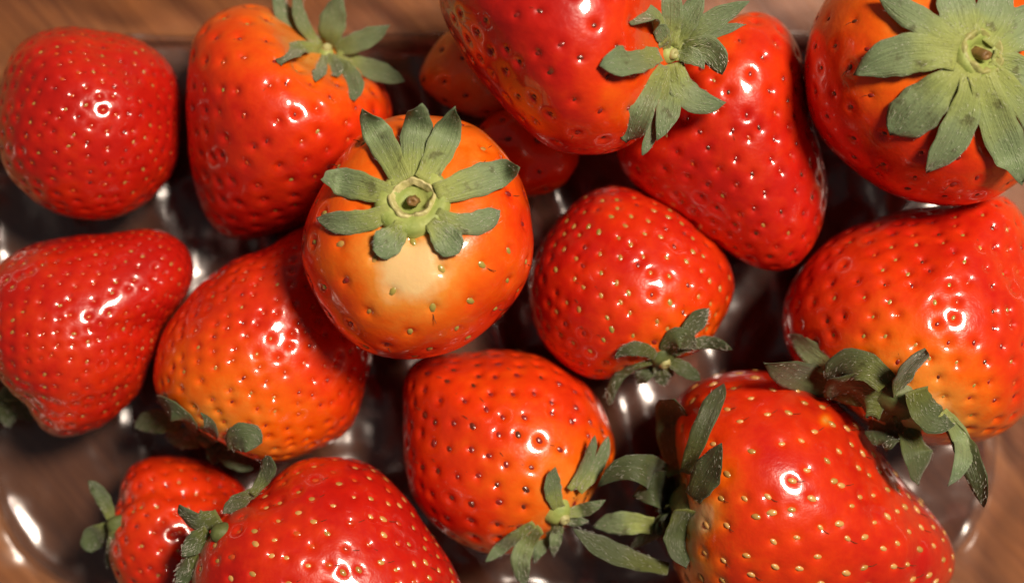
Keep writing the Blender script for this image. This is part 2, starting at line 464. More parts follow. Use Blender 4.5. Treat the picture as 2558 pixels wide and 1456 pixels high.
def make_flesh(sp):
    """the surface of one strawberry, as numpy arrays in world space"""
    b = Berry(); b.sp = sp
    out = np.array(sp['outline'], float)
    cx, cy = sp.get('c') or ((out[:, 0].min() + out[:, 0].max()) / 2, (out[:, 1].min() + out[:, 1].max()) / 2)
    z = sp['z'] / 100
    ang, el = sp['ang'], R(sp['el'])
    dx, dy = math.cos(R(ang)), math.sin(R(ang))
    k = MMPX * (CAM_Z - z) / (CAM_Z - REF_Z)
    P = (out - (cx, cy)) * (1, -1)
    A = P @ (dx, dy); B = P @ (-dy, dx)
    ext_a, ext_b = (A.max() - A.min()) * k, (B.max() - B.min()) * k
    Rr = ext_b / 2
    ce, se = math.cos(el), math.sin(el)
    L = math.sqrt(max(1e-9, ext_a ** 2 - (2 * Rr * se) ** 2)) / max(ce, 0.25)
    L = min(max(L, 1.75 * Rr), 2.7 * Rr)
    L = sp.get('L', L)
    X, u, v, a, e1, e2 = base_shape((ce * dx, ce * dy, se), L, Rr, sp.get('p', 0.4), dip=sp.get('dip', 0.06))
    X[..., 2] *= sp.get('zs', 1.0)
    c3 = np.array(at(cx, cy, z))
    X = X - (X.reshape(-1, 3).min(0) + X.reshape(-1, 3).max(0)) / 2 + c3
    # match the plan outline (a strawberry is not a solid of revolution)
    px = to_px(X) - (cx, cy); th = np.arctan2(-px[..., 1], px[..., 0]); rad = np.hypot(px[..., 0], px[..., 1])
    nb = 72; bins = np.zeros(nb); idx = ((th + math.pi) / (2 * math.pi) * nb).astype(int) % nb
    np.maximum.at(bins, idx.ravel(), rad.ravel())
    tb = -math.pi + (np.arange(nb) + 0.5) / nb * 2 * math.pi
    g = polar_fit(list(zip(bins * np.cos(tb), -bins * np.sin(tb))), 0, 0, 11)
    f = polar_fit(sp['outline'], cx, cy, 11)
    fac = np.clip(f(th) / g(th), 0.6, 1.6)
    X = from_px(px * fac[..., None] + (cx, cy), X[..., 2])
    n = grid_normals(X)
    X = X + n * (lumps(X, sp['seed'], sp.get('lump', 0.00028)))[..., None]
    if 'creases' in sp:
        pp = to_px(X)
        for pts, depth, wd in sp['creases']:
            d = np.full(X.shape[:2], 1e9)
            pts = np.array(pts, float)
            for q0, q1 in zip(pts[:-1], pts[1:]):
                e = q1 - q0; s = np.clip(((pp - q0) @ e) / (e @ e), 0, 1)
                d = np.minimum(d, np.linalg.norm(pp - (q0 + s[..., None] * e), axis=2))
            X = X - n * (depth * np.exp(-(d / wd) ** 2) * np.clip(n[..., 2] * 3, 0, 1))[..., None]
    n = grid_normals(X)
    b.smoothX, b.n, b.u, b.v = X, n, u, v
    b.axis = a; b.k = k
    # seeds on a spiral, closer together towards the tip
    spac = sp['spacing'] * k
    vv = np.linspace(0.30, math.pi - 0.10, 500)
    rr = np.interp(vv, v, np.linalg.norm(X - X.mean(1, keepdims=True), axis=2).mean(1))
    cen = X.mean(1); ds = np.interp(vv, v, np.hypot(np.gradient(np.linalg.norm(X - cen[:, None], axis=2).mean(1), v),
                                                 np.linalg.norm(np.gradient(cen, v, axis=0), axis=1)))
    dens = rr * ds * (0.75 + 0.9 * (vv / math.pi) ** 2)
    area = 2 * math.pi * np.trapz(rr * ds, vv)
    cdf = np.cumsum(dens); cdf /= cdf[-1]
    ns = int(area / (spac ** 2 * 0.90))
    rs = np.random.RandomState(sp['seed'] + 5)
    kk = np.arange(ns)
    sv = np.interp((kk + 0.5) / ns, cdf, vv) + rs.normal(0, 0.013, ns)
    su = (kk * 2.399963 + rs.normal(0, 0.035, ns) + sp.get('roll', 0.0)) % (2 * math.pi)
    iv = np.clip(np.round(np.interp(sv, v, np.arange(len(v)))).astype(int), 1, len(v) - 2)
    iu = np.round(np.interp(su, np.append(u, 2 * math.pi), np.arange(len(u) + 1))).astype(int) % len(u)
    b.siv, b.siu = iv, iu
    SP = X[iv, iu]
    # pits
    sig = 0.88 * sp.get('sig', 0.23) * spac; dep = 1.4 * sp.get('dep', 0.085) * spac
    flat = X.reshape(-1, 3); disp = np.zeros(len(flat))
    dmin = np.full(len(flat), 1e9)
    scale = rs.uniform(0.8, 1.2, ns)
    tipf = 1 - 0.35 * (sv / math.pi) ** 2
    for s in range(ns):
        lo = SP[s] - 3.2 * sig; hi = SP[s] + 3.2 * sig
        m = np.nonzero(((flat > lo) & (flat < hi)).all(1))[0]
        d = np.linalg.norm(flat[m] - SP[s], axis=1)
        sg = sig * tipf[s]
        soft = np.sqrt(d ** 2 + (0.45 * sg) ** 2) - 0.45 * sg
        disp[m] += -dep * scale[s] * tipf[s] * (0.95 * np.exp(-soft / (1.25 * sg)) * (1 - np.clip(d / (3.2 * sg), 0, 1) ** 2) ** 2 + 0.32 * np.exp(-(d / (0.72 * sg)) ** 2))
        dmin[m] = np.minimum(dmin[m], d / sg)
    X2 = flat + n.reshape(-1, 3) * disp[:, None]
    b.X = X2.reshape(X.shape)
    b.sp_pos = b.X[iv, iu]; b.sp_n = n[iv, iu]; b.dep = dep; b.tipf = tipf
    # ripeness: pale under the calyx, red elsewhere, plus the berry's own patches
    vf = np.repeat(v[:, None], X.shape[1], 1)
    uf = np.repeat(u[None], X.shape[0], 0)
    wob = lumps(X, sp['seed'] + 40, 0.25, 160)
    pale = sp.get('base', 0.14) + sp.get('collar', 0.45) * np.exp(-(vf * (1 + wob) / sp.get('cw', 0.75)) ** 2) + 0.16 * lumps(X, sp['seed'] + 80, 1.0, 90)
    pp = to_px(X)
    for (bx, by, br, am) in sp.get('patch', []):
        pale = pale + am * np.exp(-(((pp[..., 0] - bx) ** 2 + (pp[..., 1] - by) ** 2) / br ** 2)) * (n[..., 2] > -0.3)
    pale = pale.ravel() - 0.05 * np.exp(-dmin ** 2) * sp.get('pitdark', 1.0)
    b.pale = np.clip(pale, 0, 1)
    b.pole = X[0].mean(0)
    F = grid_faces(NU, NV)[:, ::-1]
    b.F = F
    return b

def cap_faces(nu, nv):
    return [tuple(range(nu)), tuple((nv - 1) * nu + i for i in range(nu))[::-1]]

# seed meshes: a small drop, with or without the dried style
def seed_mesh(name, mat, hair):
    V, F = [], []
    nu, rows = 6, [(-1.0, 0.0), (-0.62, 0.72), (0.05, 1.0), (0.62, 0.66), (1.0, 0.0)]
    V.append((0, -1, 0))
    for y, r in rows[1:-1]:
        for i in range(nu):
            a = i / nu * 2 * math.pi
            V.append((0.60 * r * math.cos(a), y, 0.42 * r * math.sin(a)))
    V.append((0, 1.0, 0)); top = len(V) - 1
    for i in range(nu):
        F.append((0, 1 + (i + 1) % nu, 1 + i))
        for k in range(2):
            a0, b0 = 1 + k * nu + i, 1 + k * nu + (i + 1) % nu
            F.append((a0, b0, b0 + nu)); F.append((a0, b0 + nu, a0 + nu))
        F.append((top, 1 + 2 * nu + i, 1 + 2 * nu + (i + 1) % nu))
    if hair:
        pts = [((0.0, -0.8, 0.15), 0.09), ((0.10, -1.5, 0.55), 0.075), ((0.38, -2.2, 0.75), 0.05)]
        base = len(V)
        for (p, r) in pts:
            for i in range(3):
                a = i / 3 * 2 * math.pi
                V.append((p[0] + r * math.cos(a), p[1], p[2] + r * math.sin(a)))
        for k in range(2):
            for i in range(3):
                a0, b0 = base + k * 3 + i, base + k * 3 + (i + 1) % 3
                F.append((a0, b0, b0 + 3)); F.append((a0, b0 + 3, a0 + 3))
    me = mesh_from(name, V, F, mat)
    if hair:
        me.materials.append(STYLE)
        for p in list(me.polygons)[nu * 6:]: p.material_index = 1
    return me

STYLE = simple_noise_mat('dried_style', (0.10, 0.035, 0.012), (0.24, 0.08, 0.02), 900, 0.5)
SEEDS = {(k, h): seed_mesh('seed_' + k, m, h) for k, m in SEEDM.items() for h in (False, True)}

def sweep(name, prof, axis_pt, axis, mat, parent, nu=20, squash=None, wob=0.0, seed=0):
    """revolve (radius, height) pairs round an axis; parts of the calyx"""
    a = Vector(axis).normalized(); e1 = a.orthogonal().normalized(); e2 = a.cross(e1)
    rs = random.Random(seed); ph = [rs.uniform(0, 6.28) for _ in range(3)]
    V = []
    for j, (r, h) in enumerate(prof):
        for i in range(nu):
            q = i / nu * 2 * math.pi
            rr = r * (1 + wob * (math.sin(2 * q + ph[0]) + 0.7 * math.sin(3 * q + ph[1]) + 0.5 * math.sin(5 * q + ph[2] + j)))
            V.append(Vector(axis_pt) + a * h + (e1 * math.cos(q) + e2 * math.sin(q)) * rr)
    V = np.array([tuple(x - parent.location) for x in V])
    F = grid_faces(nu, len(prof))
    me = mesh_from(name, V, F, mat)
    return link(name, me, parent)

SHAPE = {'p': ([0, .12, .3, .52, .72, .88, .96, 1], [.70, .72, .90, 1, .82, .42, .16, .02]),
         'r': ([0, .15, .35, .6, .78, .9, .97, 1], [.42, .54, .80, 1, .96, .72, .40, .08]),
         's': ([0, .2, .5, .75, .92, 1], [.55, .75, 1, .85, .48, .03])}

def leaf_mesh(pts, W, roll, kind, cup, parent, seed, shade_wilt=0.0):
    """a sepal: thick cupped blade along a bent spine of world points"""
    rs = random.Random(seed)
    P = [np.array(p, float) for p in pts]
    n, m = 18, 9
    # spine: Catmull-Rom through the points
    Q = [2 * P[0] - P[1]] + P + [2 * P[-1] - P[-2]]
    dense = []
    for i in range(1, len(Q) - 2):
        for s in np.linspace(0, 1, 20, endpoint=False):
            p0, p1, p2, p3 = Q[i - 1:i + 3]
            dense.append(0.5 * (2 * p1 + (p2 - p0) * s + (2 * p0 - 5 * p1 + 4 * p2 - p3) * s ** 2 + (3 * p1 - p0 - 3 * p2 + p3) * s ** 3))
    dense.append(P[-1]); dense = np.array(dense)
    d = np.concatenate([[0], np.cumsum(np.linalg.norm(np.diff(dense, axis=0), axis=1))]); d /= d[-1]
    ts = np.linspace(0, 1, n)
    sp = np.stack([np.interp(ts, d, dense[:, k]) for k in range(3)], 1)
    tang = np.gradient(sp, axis=0); tang /= np.linalg.norm(tang, axis=1, keepdims=True)
    xs, ys = SHAPE[kind]
    wid = np.interp(ts, xs, ys)
    wid = np.convolve(np.pad(wid, 1, 'edge'), [.25, .5, .25], 'valid'); wid[-1] = 0.03
    up = np.array([0, 0, 1.0])
    top, bot = [], []
    ph = rs.uniform(0, 6.28); ph2 = rs.uniform(0, 6.28); asym = rs.uniform(-0.12, 0.12)
    along, side = [], []
    for i in range(n):
        t = tang[i]; side_v = np.cross(t, up)
        if np.linalg.norm(side_v) < 1e-3: side_v = np.array([1.0, 0, 0])
        side_v /= np.linalg.norm(side_v); nn = np.cross(side_v, t)
        rl = R(roll) * (0.35 + 0.65 * ts[i])
        cr, sr = math.cos(rl), math.sin(rl)
        sv = side_v * cr + nn * sr; nv = nn * cr - side_v * sr
        hw = W / 2 * wid[i] / max(0.45, cr)
        for j in range(m):
            s = -1 + 2 * j / (m - 1)
            ss = s + asym * (1 - s * s)
            rip = 0.05 * math.sin(ts[i] * 9 + ph + s * 1.5) * s * s + 0.03 * math.sin(ts[i] * 17 + ph2) * s
            z = cup * s * s * hw + rip * W + 0.06 * hw * (1 - min(1, abs(s) * 4)) * -1
            edge = 1 + 0.045 * math.sin(ts[i] * 26 + ph + (2 if s > 0 else 0)) * abs(s) ** 3
            p = sp[i] + sv * hw * ss * edge + nv * z
            th = 0.00011 * (1 - 0.55 * abs(s)) * (1 - 0.4 * ts[i])
            top.append(p + nv * th); bot.append(p - nv * th)
            along.append(ts[i]); side.append(s)
    V = np.array(top + bot) - np.array(parent.location)
    F = []
    K = n * m
    for i in range(n - 1):
        for j in range(m - 1):
            a = i * m + j
            F.append((a, a + 1, a + m + 1, a + m)); F.append((K + a, K + a + m, K + a + m + 1, K + a + 1))
    for i in range(n - 1):
        for j in (0, m - 1):
            a = i * m + j; q = (a, a + m, K + a + m, K + a)
            F.append(q if j == 0 else q[::-1])
    for j in range(m - 1):
        F.append((j, K + j, K + j + 1, j + 1)); a = (n - 1) * m + j; F.append((a, a + 1, K + a + 1, K + a))
    me = mesh_from('sepal', V, F, LEAF)
    attr(me, 'along', along + along); attr(me, 'side', side + side); attr(me, 'shade_wilt', [shade_wilt] * len(V))
    return me

GROUP = 'strawberries piled in the clear punnet'

# every strawberry: plan outline (traced), height of its middle in cm, axis towards the calyx (plan angle, elevation),
# pointedness, seed spacing, ripeness and its sepals (tip, middle, width, heights in mm over the flesh, roll, shape)
BERRIES = [
 dict(id='upper_left', seed=1, z=1.60, ang=200, el=-38, p=.25, spacing=44, base=0.2, collar=.25, dep=0.085, sig=.25, pits='flesh flesh red flesh gold',
  label='round red strawberry at the upper left with no leaves showing', lump=.0005,
  outline=[(2,211),(25,139),(63,101),(127,72),(211,68),(296,80),(372,110),(422,156),(448,199),(456,253),(458,321),(452,401),(422,456),(380,503),(317,541),(253,555),(177,549),(110,524),(51,477),(13,431),(-8,359),(-12,275)],
  creases=[([(250,110),(330,170),(430,230)],.0009,45)], leaves=[]),
 dict(id='leafy_top', seed=2, z=1.80, ang=62, el=28, p=.75, spacing=60, base=0.2, collar=0.46, cw=0.8, dep=.085, pits='flesh red flesh red green', shade_wilt=0.3,
  label='long strawberry at the top whose leafy calyx stands against bare wood', lump=.0006,
  outline=[(465,237),(473,135),(498,76),(536,36),(591,13),(659,6),(700,30),(750,70),(830,108),(915,160),(962,212),(985,270),(975,330),(935,400),(880,480),(815,540),(769,562),(700,585),(640,599),(600,601),(562,591),(524,558),(498,507),(481,444),(469,359)],
  pole=(813,131), stub='g', disc=26,
  leaves=[((705,162),(738,124),64,(1.2,1.0),-10,'r'),((790,204),(800,178),36,(.8,.8),0,'r'),((842,192),(835,170),48,(.8,1.2),0,'r'),
   ((888,252),(874,199),62,(1.2,1.3),0,'r'),((1010,204),(945,180),56,(2.5,3),25,'s'),((975,63),(926,92),56,(3,4),10,'p'),
   ((851,-14),(834,42),70,(2.5,4),0,'p'),((743,-22),(748,40),34,(2.5,4),-40,'s'),((690,-20),(717,38),52,(1.4,1.6),-55,'s')]),
 dict(id='hidden_orange', seed=3, z=1.35, ang=20, el=0, p=.4, spacing=80, base=0.88, collar=.1, dep=.05, pits='dark',
  label='small dull orange strawberry tucked under the large berry at the top edge', lump=.0003,
  outline=[(1044,203),(1050,161),(1076,118),(1114,80),(1180,58),(1260,100),(1292,190),(1280,260),(1240,296),(1177,293),(1126,275),(1084,250),(1055,224)], leaves=[]),
 dict(id='hidden_dark', seed=4, z=1.55, ang=-30, el=-10, p=.3, spacing=80, base=0.42, collar=.1, dep=.04, pits='dark',
  label='shaded dark red strawberry wedged low between two larger berries above the middle', lump=.0003,
  outline=[(1200,310),(1240,280),(1310,262),(1390,280),(1440,340),(1452,400),(1425,452),(1375,485),(1310,495),(1240,470),(1200,410),(1185,350)], leaves=[]),
 dict(id='top_large', seed=5, z=3.75, ang=-8, el=30, p=.45, spacing=74, base=0.12, collar=0.18, cw=.6, dep=0.07, sig=.17, pits='red dark red', shade_wilt=0.25,
  label='large dark red strawberry cut by the top edge, sepals lying over its neighbour', lump=.0004,
  outline=[(1090,-10),(1114,55),(1139,110),(1173,169),(1215,220),(1257,270),(1304,317),(1350,359),(1401,382),(1452,391),(1511,386),(1560,370),(1615,330),(1665,260),(1695,170),(1700,60),(1680,-50),(1620,-150),(1500,-220),(1350,-230),(1220,-190),(1130,-110)],
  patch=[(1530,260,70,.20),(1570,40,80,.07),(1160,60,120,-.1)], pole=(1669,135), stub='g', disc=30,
  leaves=[((1498,165),(1570,152),80,(1.5,1.0),-8,'r'),((1568,354),(1594,276),80,(1.5,1.5),0,'r'),((1640,352),(1668,270),66,(2.2,2.2),15,'p'),((1604,388),(1636,306),40,(1.0,1.0),50,'s'),
   ((1815,256),(1738,250),72,(.5,1.0),10,'p'),((1804,188),(1776,128),60,(1.5,1.5),-55,'s'),((1759,174),(1735,145),46,(1,1),0,'p'),((1864,62),(1809,76),32,(2,3),40,'s'),
   ((1872,4),(1801,40),58,(2.5,3),-12,'p'),((1578,64),(1608,40),64,(1.2,.8),-45,'r'),((1640,66),(1655,88),44,(1.6,1.6),0,'r'),((1672,-40),(1672,30),70,(2,3),0,'p'),((1760,-30),(1722,40),60,(2.5,3.5),0,'p')]),
 dict(id='under_top', seed=6, z=1.9, ang=105, el=-4, p=.65, spacing=58, base=0.175, collar=.42, cw=.55, dep=.09, pits='flesh red dark flesh red gold',
  label='red conical strawberry with its shoulder under the sepals of the large top berry', lump=.0005,
  outline=[(1782,72),(1830,40),(1881,27),(1932,42),(1975,80),(2003,131),(2015,178),(2025,240),(2036,319),(2054,375),(2066,422),(2071,493),(2064,563),(2036,624),(1998,666),(1960,682),(1904,675),(1848,648),(1760,600),(1690,548),(1630,505),(1575,460),(1540,405),(1535,350),(1560,280),(1620,200),(1690,130)],
  patch=[(1800,80,60,.2)], leaves=[]),
 dict(id='top_right', seed=7, z=3.25, ang=18, el=64, p=.3, spacing=80, base=0.3, collar=.30, cw=1.0, dep=0.042, sig=.2, pits='dark red dark', L=.037,
  label='big orange strawberry in the upper right corner with a wide pale calyx', lump=.0005,
  outline=[(2010,155),(2019,94),(2040,38),(2061,0),(2120,-80),(2220,-150),(2350,-180),(2480,-170),(2600,-110),(2680,0),(2710,130),(2690,270),(2630,380),(2542,455),(2500,486),(2444,507),(2373,515),(2303,507),(2233,488),(2176,455),(2115,408),(2068,361),(2031,305),(2012,235)],
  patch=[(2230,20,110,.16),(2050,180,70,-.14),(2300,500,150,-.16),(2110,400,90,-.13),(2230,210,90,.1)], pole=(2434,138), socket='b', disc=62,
  leaves=[((2132,186),(2242,141),106,(1.4,2.0),0,'p'),((2226,338),(2297,272),122,(1.2,1.2),0,'r'),((2314,432),(2391,318),92,(1.0,2.0),20,'s'),((2556,458),(2494,318),100,(1.5,1.5),-10,'p'),
   ((2190,-12),(2280,40),76,(1.6,2),0,'p'),((2370,-60),(2395,40),100,(1.6,2),0,'p'),((2500,-60),(2480,40),104,(1.8,3),0,'p'),((2620,20),(2540,75),112,(2.2,3.5),0,'p'),((2636,220),(2555,188),92,(1.8,2.4),0,'p'),((2620,380),(2560,270),70,(1.6,2.0),0,'p')]),
 dict(id='centre_orange', seedscale=1.35, seed=8, z=3.45, ang=97, el=68, p=.3, spacing=86, base=0.47, collar=.20, cw=.9, dep=0.055, sig=0.19, pits='green gold red green', L=.034, 
  label='orange strawberry lying on top in the middle with a star of green sepals', lump=.0003,
  outline=[(760,556),(750,628),(766,701),(791,747),(828,809),(884,861),(941,889),(1003,899),(1075,894),(1148,873),(1220,824),(1282,762),(1323,695),(1339,618),(1336,566),(1323,494),(1297,432),(1261,380),(1215,329),(1148,298),(1075,285),(993,285),(941,303),(889,339),(843,396),(807,458),(781,510)],
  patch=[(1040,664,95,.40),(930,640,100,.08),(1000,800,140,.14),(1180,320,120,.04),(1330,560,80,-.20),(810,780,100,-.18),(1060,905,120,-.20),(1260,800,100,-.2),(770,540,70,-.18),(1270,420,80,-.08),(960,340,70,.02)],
  pole=(1033,508), socket='g', disc=88,
  leaves=[((905,272),(952,350),76,(1.4,2.4),8,'p'),((1052,260),(1040,350),86,(1.6,2.6),0,'p'),((1138,270),(1112,345),78,(1.4,2.8),-8,'p'),((1297,418),(1190,452),84,(1.2,2.6),0,'p'),
   ((1248,525),(1180,560),62,(.9,1.6),-15,'r'),((1146,634),(1108,590),78,(.8,1.4),0,'r'),((931,622),(984,592),78,(.8,1.2),0,'r'),((791,544),(882,556),62,(.9,1.8),12,'p'),((804,447),(886,462),78,(1.2,2.4),0,'p')]),
 dict(id='middle_right', seedscale=1.35, seed=9, z=1.72, ang=-68, el=-4, p=.45, spacing=50, base=0.19, collar=0.36, cw=0.75, dep=.09, pits='gold green gold red', pitdark=-1.5, shade_wilt=0.85,
  label='red golden-seeded strawberry right of the middle, wilted dark calyx at its lower edge', lump=.0006,
  outline=[(1545,462),(1480,475),(1420,520),(1370,580),(1335,640),(1318,700),(1325,786),(1340,830),(1362,870),(1399,906),(1454,943),(1509,952),(1560,945),(1625,925),(1690,900),(1745,890),(1788,832),(1813,786),(1830,730),(1832,690),(1820,650),(1785,600),(1740,555),(1690,515),(1620,480)],
  patch=[(1560,520,60,.1),(1780,610,60,.1),(1690,800,140,.16)], pole=(1655,893), stub='g', disc=34,
  leaves=[((1772,770),(1732,814),48,(1.5,3),-50,'r'),((1738,872),(1694,844),56,(2.5,3),10,'p'),((1829,874),(1778,857),34,(2,4),-30,'s'),((1749,950),(1712,924),40,(1,2),20,'s'),((1535,896),(1572,872),38,(2,2),-10,'p'),
   ((1521,1016),(1548,936),30,(1,-3),-35,'s'),((1592,958),(1610,930),48,(0,-2),-40,'p'),((1661,962),(1656,930),56,(0,-2),0,'p')]),
 dict(id='right_large', seed=10, z=2.12, ang=-112, el=0, p=.5, spacing=58, base=0.24, collar=0.6, cw=0.66, dep=.10, sig=.22, pits='red flesh dark red gold green', under='bottom_right', shade_wilt=0.78,
  label='large glossy strawberry at the right edge with curled dark green sepals', lump=.0007,
  outline=[(1951,769),(1965,727),(2002,666),(2049,614),(2105,577),(2176,546),(2246,526),(2330,508),(2420,492),(2490,478),(2530,495),(2560,560),(2590,640),(2612,740),(2612,850),(2595,950),(2559,1027),(2528,1060),(2481,1088),(2434,1107),(2350,1112),(2250,1092),(2150,1050),(2060,992),(2000,940),(1969,886),(1951,816)],
  patch=[(2230,985,170,.34),(2420,1060,160,.30),(2310,850,220,.13)], lit_sepals=(0, 5), pole=(2232,1012), stub='', disc=58,
  creases=[([(2420,560),(2500,620),(2560,700)],.0007,40)],
  leaves=[((1971,836),(2022,876),56,(1.0,2),35,'p',(2140,958)),((2066,952),(2122,912),84,(3,4.5),-18,'p',(2215,960)),((1907,905),(2035,950),84,(4,5),45,'s'),((2313,872),(2273,910),62,(4,6),-45,'r'),
   ((2384,1062),(2318,1036),84,(3,4.5),25,'p',(2288,972)),((2367,1214),(2404,1143),54,(3,2),20,'s',(2352,1030)),((2458,1267),(2438,1180),50,(2,1),-50,'s',(2366,1050)),((2292,1212),(2292,1150),88,(1,-1),50,'p',(2262,1070)),
   ((2090,990),(2160,985),120,(3,3),48,'p'),((2212,1126),(2222,1072),100,(1,0),-50,'p'),((2273,1186),(2266,1140),36,(0,-1),0,'p')]),
 dict(id='left_lower', seed=11, z=1.6, ang=212, el=0, p=0.5, spacing=38, base=0.2, collar=.18, cw=.5, dep=0.085, sig=.26, pits='flesh flesh gold flesh', shade_wilt=0.7, lump=0.0003,
  label='densely seeded red strawberry at the left edge, its tip pointing right',
  outline=[(-40,690),(0,655),(28,634),(94,606),(188,589),(282,578),(366,568),(413,575),(451,601),(474,625),(483,667),(483,709),(460,756),(422,794),(399,869),(376,916),(357,972),(319,1019),(263,1066),(197,1089),(150,1094),(113,1082),(89,1052),(56,1014),(9,963),(-30,911),(-62,840),(-62,760)],
  creases=[([(70,1008),(160,1024),(260,1014),(340,975)],.0004,30)], pole=(20,985), stub='', disc=26,
  leaves=[((78,1052),(50,1010),54,(0,-2),0,'p'),((22,1066),(18,1020),50,(0,-2),20,'p'),((-30,1050),(-12,1010),50,(0,-1),0,'p')]),
 dict(id='left_middle', seed=12, z=1.75, ang=238, el=-4, p=.6, spacing=44, base=0.22, collar=0.52, cw=0.95, dep=.10, sig=.24, pits='flesh flesh gold flesh red', shade_wilt=0.65,
  label='strawberry fading from red to orange at its calyx, below left of the central berry', lump=.0003,
  outline=[(770,555),(681,606),(610,634),(540,672),(493,714),(446,765),(413,812),(390,869),(380,925),(388,981),(405,1020),(470,1058),(540,1098),(595,1130),(643,1148),(681,1157),(732,1145),(798,1122),(859,1094),(892,1052),(915,981),(929,920),(935,870),(930,790),(900,690),(850,600),(810,560)],
  patch=[(540,1070,170,.20),(620,920,200,.12),(800,1090,120,.1)], pole=(515,1100), stub='', disc=30,
  leaves=[((336,1068),(386,1052),62,(4,2),0,'p',(450,1066)),((400,1006),(432,1026),60,(4,5),40,'r'),((502,1030),(522,1066),54,(4.5,6),-30,'p'),((654,1106),(608,1092),74,(4,4.5),10,'r',(566,1108)),((462,1062),(486,1078),70,(3.5,3),45,'r'),
   ((632,1170),(592,1142),64,(3,1.5),20,'s'),((414,1090),(456,1092),60,(2,0),30,'p'),((560,1140),(548,1120),70,(2.5,1),40,'r')]),
 dict(id='bottom_middle', seedscale=1.6, seed=13, z=1.72, ang=-46, el=8, p=.3, spacing=58, base=0.22, collar=.30, cw=.85, dep=.10, sig=.22, pits='red dark red', shade_wilt=0.35,
  label='round strawberry with sunken dark red seeds at the lower middle, calyx at lower right', lump=.0004,
  outline=[(1005,1016),(1017,924),(1049,896),(1130,880),(1233,871),(1302,876),(1362,896),(1445,947),(1477,975),(1509,1021),(1528,1071),(1539,1127),(1528,1168),(1500,1215),(1460,1275),(1400,1335),(1340,1370),(1288,1384),(1233,1389),(1178,1371),(1123,1343),(1077,1302),(1040,1251),(1017,1187),(1008,1108)],
  patch=[(1420,1200,150,.20),(1300,1130,150,.07)], pole=(1400,1284), stub='g', disc=34,
  leaves=[((1486,1086),(1464,1158),28,(2.5,5),25,'s',(1422,1222)),((1519,1089),(1490,1167),36,(3,6),-20,'s',(1446,1226)),((1387,1165),(1380,1212),46,(1.5,2.5),-20,'p'),((1213,1402),(1262,1358),36,(1.5,0),20,'s',(1335,1308)),
   ((1314,1462),(1303,1385),52,(1,-2),-10,'s',(1350,1318)),((1332,1406),(1350,1366),44,(0,-2),0,'p'),((1383,1388),(1388,1346),32,(0,-3),10,'p'),((1513,1248),(1466,1270),36,(2,2),10,'p'),((1470,1300),(1440,1300),34,(0,0),0,'p')]),
 dict(id='bottom_small', seed=14, z=1.40, ang=186, el=-14, p=.35, spacing=42, base=0.21, collar=.14, cw=.5, dep=.10, pits='flesh flesh red gold', shade_wilt=0.6,
  label='small red strawberry at the bottom left, half covered by the large berry below', lump=.0006,
  outline=[(276,1331),(283,1284),(299,1228),(309,1191),(337,1158),(388,1137),(444,1135),(505,1143),(552,1163),(600,1200),(635,1250),(645,1350),(620,1450),(560,1530),(460,1555),(370,1540),(310,1490),(285,1440),(272,1378)],
  creases=[([(300,1250),(380,1215),(470,1230),(540,1210)],.0008,24)], pole=(285,1310), stub='', disc=22,
  leaves=[((221,1200),(250,1232),40,(-1,0),0,'s'),((232,1378),(240,1335),60,(-2,-3),20,'r'),((268,1420),(276,1385),32,(-2,-3),0,'p')]),
 dict(id='bottom_large', seedscale=1.5, seed=15, z=2.75, ang=163, el=-10, p=.55, spacing=54, base=0.15, collar=.16, cw=.45, dep=.085, sig=.20, pits='pale gold flesh pale', pitdark=-2, shade_wilt=0.75,
  label='large crimson strawberry cut by the bottom edge left of centre, pale seeds', lump=.0004,
  outline=[(832,1137),(771,1144),(715,1163),(669,1209),(608,1252),(561,1284),(519,1331),(491,1387),(472,1453),(480,1560),(560,1640),(670,1700),(820,1740),(980,1740),(1110,1700),(1175,1620),(1180,1530),(1155,1439),(1113,1373),(1071,1317),(1029,1261),(982,1205),(935,1167),(888,1144)],
  pole=(545,1330), stub='', disc=26,
  leaves=[((676,1140),(660,1188),44,(-1,1),35,'r',(628,1234)),((556,1282),(590,1254),40,(-1.5,-1),50,'s',(640,1226)),((448,1260),(486,1300),58,(-1,1),45,'p',(548,1290)),((456,1390),(482,1360),56,(-1,0),-15,'p',(520,1326)),((436,1466),(462,1425),48,(-2,-2),-40,'p',(488,1380))]),
 dict(id='bottom_right', seedscale=1.4, seed=16, z=2.25, zs=1.18, ang=163, el=4, p=.75, spacing=66, base=0.25, collar=0.66, cw=.42, dep=0.06, sig=.20, pits='pale gold pale pale', proud=.12, pitdark=-3, shade_wilt=0.85,
  label='long bright red strawberry at the bottom right with large pale seeds and ridged tip', lump=.0006,
  outline=[(1660,1052),(1689,993),(1740,954),(1790,933),(1845,924),(1900,925),(1962,941),(2020,966),(2079,1001),(2130,1040),(2169,1087),(2204,1130),(2235,1169),(2274,1212),(2313,1251),(2344,1294),(2375,1340),(2388,1391),(2382,1440),(2350,1490),(2280,1530),(2150,1560),(2000,1570),(1850,1550),(1750,1510),(1690,1440),(1668,1340),(1652,1240),(1648,1140)],
  creases=[([(2180,1240),(2190,1330),(2170,1440)],.0003,26),([(2290,1270),(2300,1350),(2290,1440)],.0003,22)],
  patch=[(1752,1290,48,.8),(1728,1420,52,.6),(2062,1048,15,.6),(1800,1180,70,.25)], lit_sepals=(4,), pole=(1710,1250), stub='', disc=56,
  leaves=[((1684,996),(1678,1080),76,(3,5),48,'p',(1694,1182)),((1808,957),(1758,1062),48,(4,7),45,'s',(1712,1180)),((1803,1106),(1770,1177),66,(3,5),48,'p',(1730,1242)),((1494,1216),(1566,1168),84,(3,0),-25,'p',(1660,1205)),
